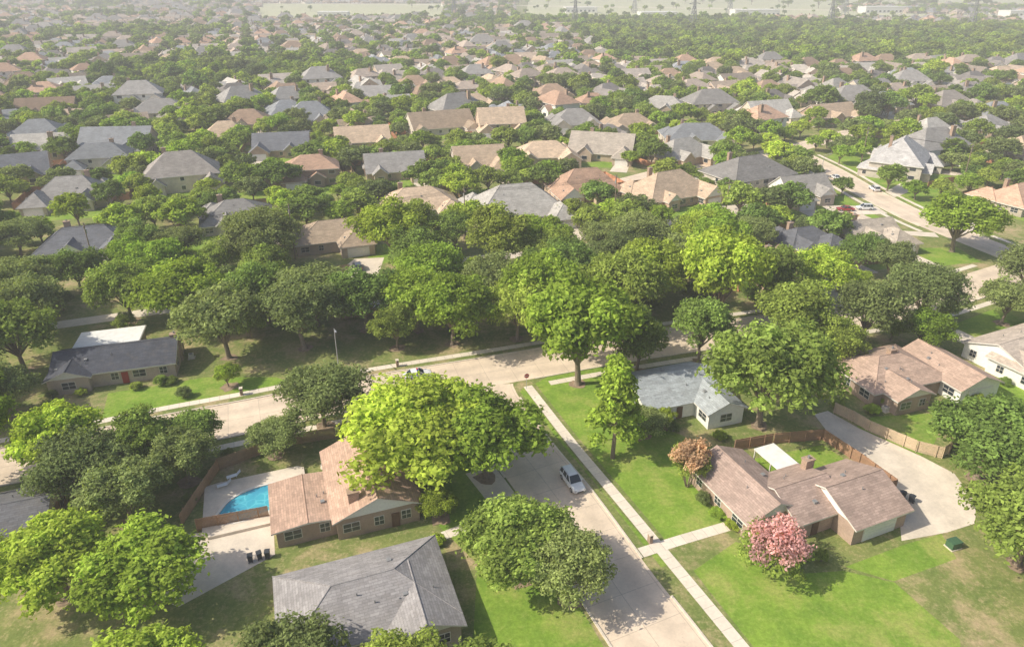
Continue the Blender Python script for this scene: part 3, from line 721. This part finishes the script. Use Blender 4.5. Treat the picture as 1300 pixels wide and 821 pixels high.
def pylon(x,y,h=46):
    g=Geo()
    def leg(a,b,r=.45): g.tube(a,b,r,r*.8,4,0)
    L0=4.5
    cs=[(-1,-1),(1,-1),(1,1),(-1,1)]
    for k,(a,b) in enumerate(cs):
        leg((a*L0,b*L0,0),(a*1.2,b*1.2,h*.62)); leg((a*1.2,b*1.2,h*.62),(a*.5,b*.5,h))
        c,d=cs[(k+1)%4]
        for z in range(5):
            t0,t1=z/5,(z+1)/5; r0=L0+(1.2-L0)*t0; r1=L0+(1.2-L0)*t1
            leg((a*r0,b*r0,h*.62*t0),(c*r1,d*r1,h*.62*t1),.25); leg((c*r0,d*r0,h*.62*t0),(a*r1,b*r1,h*.62*t1),.25)
    for z,w in ((.66,8),(.78,10),(.9,7)):
        leg((-w,0,h*z),(w,0,h*z),.4); leg((-w,0,h*z),(0,0,h*(z+.06)),.3); leg((w,0,h*z),(0,0,h*(z+.06)),.3)
    g.obj("transmission_tower",[M_vent],loc=(x,y,0),rz=.3)
for x,y in ((85,1000),(235,960),(400,930),(560,1250),(560,900),(-90,1150),(380,1300),(230,1400)): pylon(x,y)
for x,y,w,h in ((240,1230,60,9),(420,1290,80,10),(700,1400,90,11),(-300,1250,50,8),(880,1280,70,9),(130,1420,60,9)):
    g=Geo(); g.box(-w/2,w/2,-14,14,0,h,0); g.box(-w/2-.4,w/2+.4,-14.4,14.4,h,h+.8,1)
    for k in range(int(w/8)): g.box(-w/2+3+k*8,-w/2+7+k*8,-14.06,-13.9,2,5,2)
    g.obj("warehouse",[M_siding,M_flat,M_glass],loc=(x,y,0),rz=.1)

# ---------------------------------------------------------------- utility poles, wires
def upole(x,y,h=11,rz=0):
    g=Geo(); g.tube((0,0,-.2),(0,0,h),.17,.11,8,0,True); g.box(-1.2,1.2,-.06,.06,h-.9,h-.75); g.tube((.3,0,h-2.6),(.3,0,h-1.6),.22,.22,10,1,True)
    for s in (-1.1,-.4,.4,1.1): g.tube((s,0,h-.75),(s,0,h-.5),.05,.04,6,1,True)
    g.obj("utility_pole",[M_pole,M_steel],loc=(x,y,0),rz=rz)
def wires(PL,h):
    g=Geo()
    for (x0,y0),(x1,y1) in zip(PL,PL[1:]):
        for o in (-1,0,1):
            pr=None
            for i in range(9):
                t=i/8; p=(x0+(x1-x0)*t-.34*o,y0+(y1-y0)*t+.94*o,h-.6-4*.9*t*(1-t))
                if pr: g.tube(pr,p,.035,.035,3)
                pr=p
    g.obj("power_lines",[M_tyre])
PL=[(-128,128),(-92,141),(-52,154.5),(-12,168),(28,181)]
for x,y in PL: upole(x,y,14,rz=math.radians(110))
wires(PL,14)
PR=[(128,250),(148.5,222),(172,196),(196,170)]
for x,y in PR: upole(x,y,13,.7)
wires(PR,13)
upole(60,186,11)

# ---------------------------------------------------------------- vehicles
def car(name,x,y,rz,paint,suv=True,stripe=False):
    root=empty(name,(x,y,.012),rz); B=Geo()
    hl=2.35 if suv else 2.4; belt=1.02 if suv else .92; top=1.68 if suv else 1.42
    st=[(-hl,.72,.48,.78),(-hl+.08,.86,.34,belt-.06),(-hl+.5,.93,.26,belt),(-.6,.95,.24,belt+.01),(.75,.95,.24,belt-.02),(1.0,.94,.24,belt-.06),(hl-.45,.92,.27,belt-.17),(hl-.1,.84,.34,belt-.26),(hl,.70,.44,belt-.42)]
    rings=[]
    for y_,w,z0,z1 in st:
        m=z0+(z1-z0)*.55
        rings.append([(-w*.86,y_,z0),(-w,y_,z0+.12),(-w*1.01,y_,m),(-w*.96,y_,z1-.07),(-w*.86,y_,z1),(w*.86,y_,z1),(w*.96,y_,z1-.07),(w*1.01,y_,m),(w,y_,z0+.12),(w*.86,y_,z0)])
    n=10
    for r in rings: B.v+=r
    for i in range(len(rings)-1):
        for j in range(n): B.f.append((i*n+j,i*n+(j+1)%n,(i+1)*n+(j+1)%n,(i+1)*n+j)); B.m.append(0)
    B.f.append(tuple(range(n))); B.m.append(0); k=(len(rings)-1)*n; B.f.append(tuple(k+i for i in range(n))[::-1]); B.m.append(0)
    B.obj("body",[paint],parent=root,smooth=False)
    rear=-hl+.12 if suv else -hl+.65; rt=-hl+.38 if suv else -1.15
    gs=[(rear,.84,belt-.03,.80,belt+.0),(rt,.86,belt-.03,.68,top-.03),(-.2,.87,belt-.03,.70,top),(.25,.87,belt-.03,.69,top-.02),(1.05,.85,belt-.06,.76,belt-.02)]
    Gh=Geo(); 
    for y_,w0,z0,w1,z1 in gs: Gh.v+=[(-w0,y_,z0),(-w1,y_,z1),(w1,y_,z1),(w0,y_,z0)]
    for i in range(4):
        for j in range(3):
            mi=1
            if j==1 and i in (1,2): mi=0
            Gh.f.append((i*4+j,i*4+j+1,(i+1)*4+j+1,(i+1)*4+j)); Gh.m.append(mi)
    Gh.f.append((0,1,2,3)); Gh.m.append(1)
    for s in (-1,1):
        for (ya,za,wa),(yb,zb,wb) in (((1.05,belt-.03,.86),(.25,top,.70)),((-.25,belt-.03,.885),(-.25,top,.71)),((rear+.05,belt,.86),(rt,top,.69)),((-1.25,belt,.88),(-1.2,top-.02,.70))):
            Gh.tube((s*wa,ya,za),(s*wb,yb,zb),.045,.045,5,0)
        if suv: Gh.tube((s*.62,rt+.1,top+.06),(s*.62,.1,top+.06),.025,.025,5,2)
    Gh.obj("cabin",[paint,M_glass,M_rim],parent=root)
    Wl=Geo()
    for s in (-1,1):
        for y_ in (-1.42,1.42):
            Wl.tube((s*.74,y_,.35),(s*.965,y_,.35),.35,.35,18,0,True); Wl.tube((s*.93,y_,.35),(s*.98,y_,.35),.21,.20,12,1,True)
        Wl.tube((s*.93,.78,belt+.06),(s*1.10,.74,belt+.08),.09,.09,8,2,True)
    Wl.obj("wheels_and_mirrors",[M_tyre,M_rim,paint],parent=root)
    Li=Geo()
    for s in (-1,1):
        Li.box(s*.68-.16,s*.68+.16,hl-.13,hl-.03,belt-.38,belt-.26,0); Li.box(s*.74-.1,s*.74+.1,-hl+.0,-hl+.1,.72,.92,1)
    Li.box(-.45,.45,hl-.06,hl+.01,.42,.56,2); Li.box(-.26,.26,-hl-.015,-hl+.05,.55,.68,0)
    if stripe:
        for s in (-1,1): Li.box(min(s*.93,s*.985),max(s*.93,s*.985),-1.9,1.7,.66,.80,3)
        Li.box(-.5,.5,-.15,.1,top,top+.12,1); Li.box(.0,.5,-.16,.11,top+.002,top+.13,3)
    Li.obj("lights",[M_rim,M_red,M_tyre,M_blue],parent=root)
car("white_suv",8.1,73.9,math.radians(202),M_carw,True)
car("police_car",-16.0,101.0,math.radians(-72),M_carw,False,True)
car("parked_car",38.2,183.5,math.radians(-10),M_carw,True); car("parked_car",41.2,184.6,math.radians(-10),M_carw,False)
car("parked_car",66,184,math.radians(10),M_card,True); car("parked_car",-36,149,math.radians(20),M_card,True)
car("parked_car",115.5,214,math.radians(0),M_carw,True); car("parked_car",80,300-44,math.radians(-60),M_card,False)
car("parked_car",71,130,math.radians(-72),M_card,True); car("parked_car",97,193,math.radians(85),M_carr,False); car("parked_car",103,194,math.radians(85),M_carw,True)
car("parked_car",124,180,math.radians(-60),M_card,True); car("parked_car",109,228,math.radians(3),M_carw,False); car("parked_car",70,192,math.radians(10),M_carw,False)

# ---------------------------------------------------------------- street furniture
g=Geo(); g.tube((0,0,0),(0,0,2.9),.04,.04,6,0,True)
oc=[(.42*math.cos(math.radians(22.5+45*i)),.42*math.sin(math.radians(22.5+45*i))) for i in range(8)]
g.face([(a,-.06,2.5+b) for a,b in oc],1); g.face([(a*.96,-.03,2.5+b*.96) for a,b in oc],0)
for i in range(8):
    a,b=oc[i]; c,d=oc[(i+1)%8]; g.face([(a,-.06,2.5+b),(c,-.06,2.5+d),(c*1.08,-.055,2.5+d*1.08),(a*1.08,-.055,2.5+b*1.08)],2)
g.box(-.28,.28,-.075,-.065,2.44,2.56,2)
g.obj("stop_sign",[M_steel,M_signred,M_white],loc=(2.4,97.4,0),rz=math.radians(18))
def bin_(x,y,rz):
    g=Geo(); b=[(-.28,-.32),(.28,-.32),(.28,.32),(-.28,.32)]
    for i in range(4):
        j=(i+1)%4; g.face([(b[i][0]*.82,b[i][1]*.82,.1),(b[j][0]*.82,b[j][1]*.82,.1),(b[j][0],b[j][1],1.0),(b[i][0],b[i][1],1.0)])
    g.face([(-.3,-.36,1.0),(.3,-.36,1.0),(.3,.0,1.1),(-.3,.0,1.1)]); g.face([(-.3,.0,1.1),(.3,.0,1.1),(.3,.36,1.04),(-.3,.36,1.04)])
    g.box(-.3,.3,-.36,.36,.96,1.0); g.tube((-.25,.36,1.03),(.25,.36,1.03),.03,.03,6); 
    for s in (-.24,.18): g.tube((s,.27,.12),(s+.06,.27,.12),.12,.12,10,0,True)
    g.obj("wheelie_bin",[M_bin],loc=(x,y,.016),rz=rz)
for x,y,r in ((-30.4,60.4,200),(-29.5,60.8,212),(-28.6,61.0,190),(50.9,71.1,250),(51.7,70.4,225)): bin_(x,y,math.radians(r))
g=Geo(); g.box(-.8,.8,-.6,.6,0,.12,1); g.box(-.7,.7,-.5,.5,.12,.95,0); g.box(-.74,.74,-.54,.54,.95,1.02,0); g.obj("utility_box",[M_greenbox,M_kerb],loc=(52.6,62.6,0),rz=.3)
def lamp(x,y,rz):
    g=Geo(); g.tube((0,0,0),(0,0,8),.1,.06,8,0,True); g.tube((0,0,7.9),(1.8,0,8.4),.05,.04,6,0); g.box(1.6,2.3,-.13,.13,8.33,8.45,0); g.obj("street_lamp",[M_steel],loc=(x,y,0),rz=rz)
lamp(119,176,3.1); lamp(104,228,0); lamp(-30,103.5,-1.2)
for x,y in ((-38.2,73),(-37.6,74.8)):
    g=Geo(); g.box(-.3,.3,-.9,.4,.62,.70); g.face([(-.3,.4,.68),(.3,.4,.68),(.3,.95,1.15),(-.3,.95,1.15)])
    for a in (-.25,.25):
        for b in (-.8,.3): g.tube((a,b,.40),(a,b,.64),.03,.03,5)
    g.obj("sun_lounger",[M_white],loc=(x,y,0),rz=math.radians(-60))

# ---------------------------------------------------------------- haze, sky, sun, camera
m,nt,out=newmat("haze_air"); vs=N(nt,"ShaderNodeVolumeScatter"); vs.inputs["Color"].default_value=(1,1,1,1); vs.inputs["Density"].default_value=.00048; vs.inputs["Anisotropy"].default_value=0.0
L(nt,vs.outputs[0],out.inputs["Volume"])
g=Geo(); g.box(-5200,5200,-300,7000,-2,90); g.obj("atmosphere_haze",[m])
w=bpy.data.worlds.new("World"); sc.world=w; w.use_nodes=True; nt=w.node_tree; nt.nodes.clear()
s=nt.nodes.new("ShaderNodeTexSky"); s.sky_type='NISHITA'; s.sun_disc=False; s.sun_elevation=SUN_EL; s.sun_rotation=SUN_AZ; s.dust_density=3
b=nt.nodes.new("ShaderNodeBackground"); b.inputs[1].default_value=.15; o=nt.nodes.new("ShaderNodeOutputWorld")
nt.links.new(s.outputs[0],b.inputs[0]); nt.links.new(b.outputs[0],o.inputs[0])
sd=bpy.data.lights.new("sun","SUN"); sd.energy=5; sd.angle=math.radians(.6); sd.color=(1,.93,.77)
so=bpy.data.objects.new("sun",sd); COL.objects.link(so)
dv=Vector((math.sin(SUN_AZ)*math.cos(SUN_EL),math.cos(SUN_AZ)*math.cos(SUN_EL),math.sin(SUN_EL)))
so.rotation_euler=dv.to_track_quat('Z','Y').to_euler(); so.location=(0,0,150)
cd=bpy.data.cameras.new("camera"); cam=bpy.data.objects.new("camera",cd); COL.objects.link(cam); sc.camera=cam
cam.location=(0,0,62); cam.rotation_euler=(math.radians(90-24.2),0,0); cd.sensor_width=36; cd.lens=24.31; cd.shift_y=-45/1300; cd.clip_end=20000; cd.clip_start=.5
sc.view_settings.view_transform='Standard'; sc.view_settings.look='None'; sc.view_settings.exposure=0
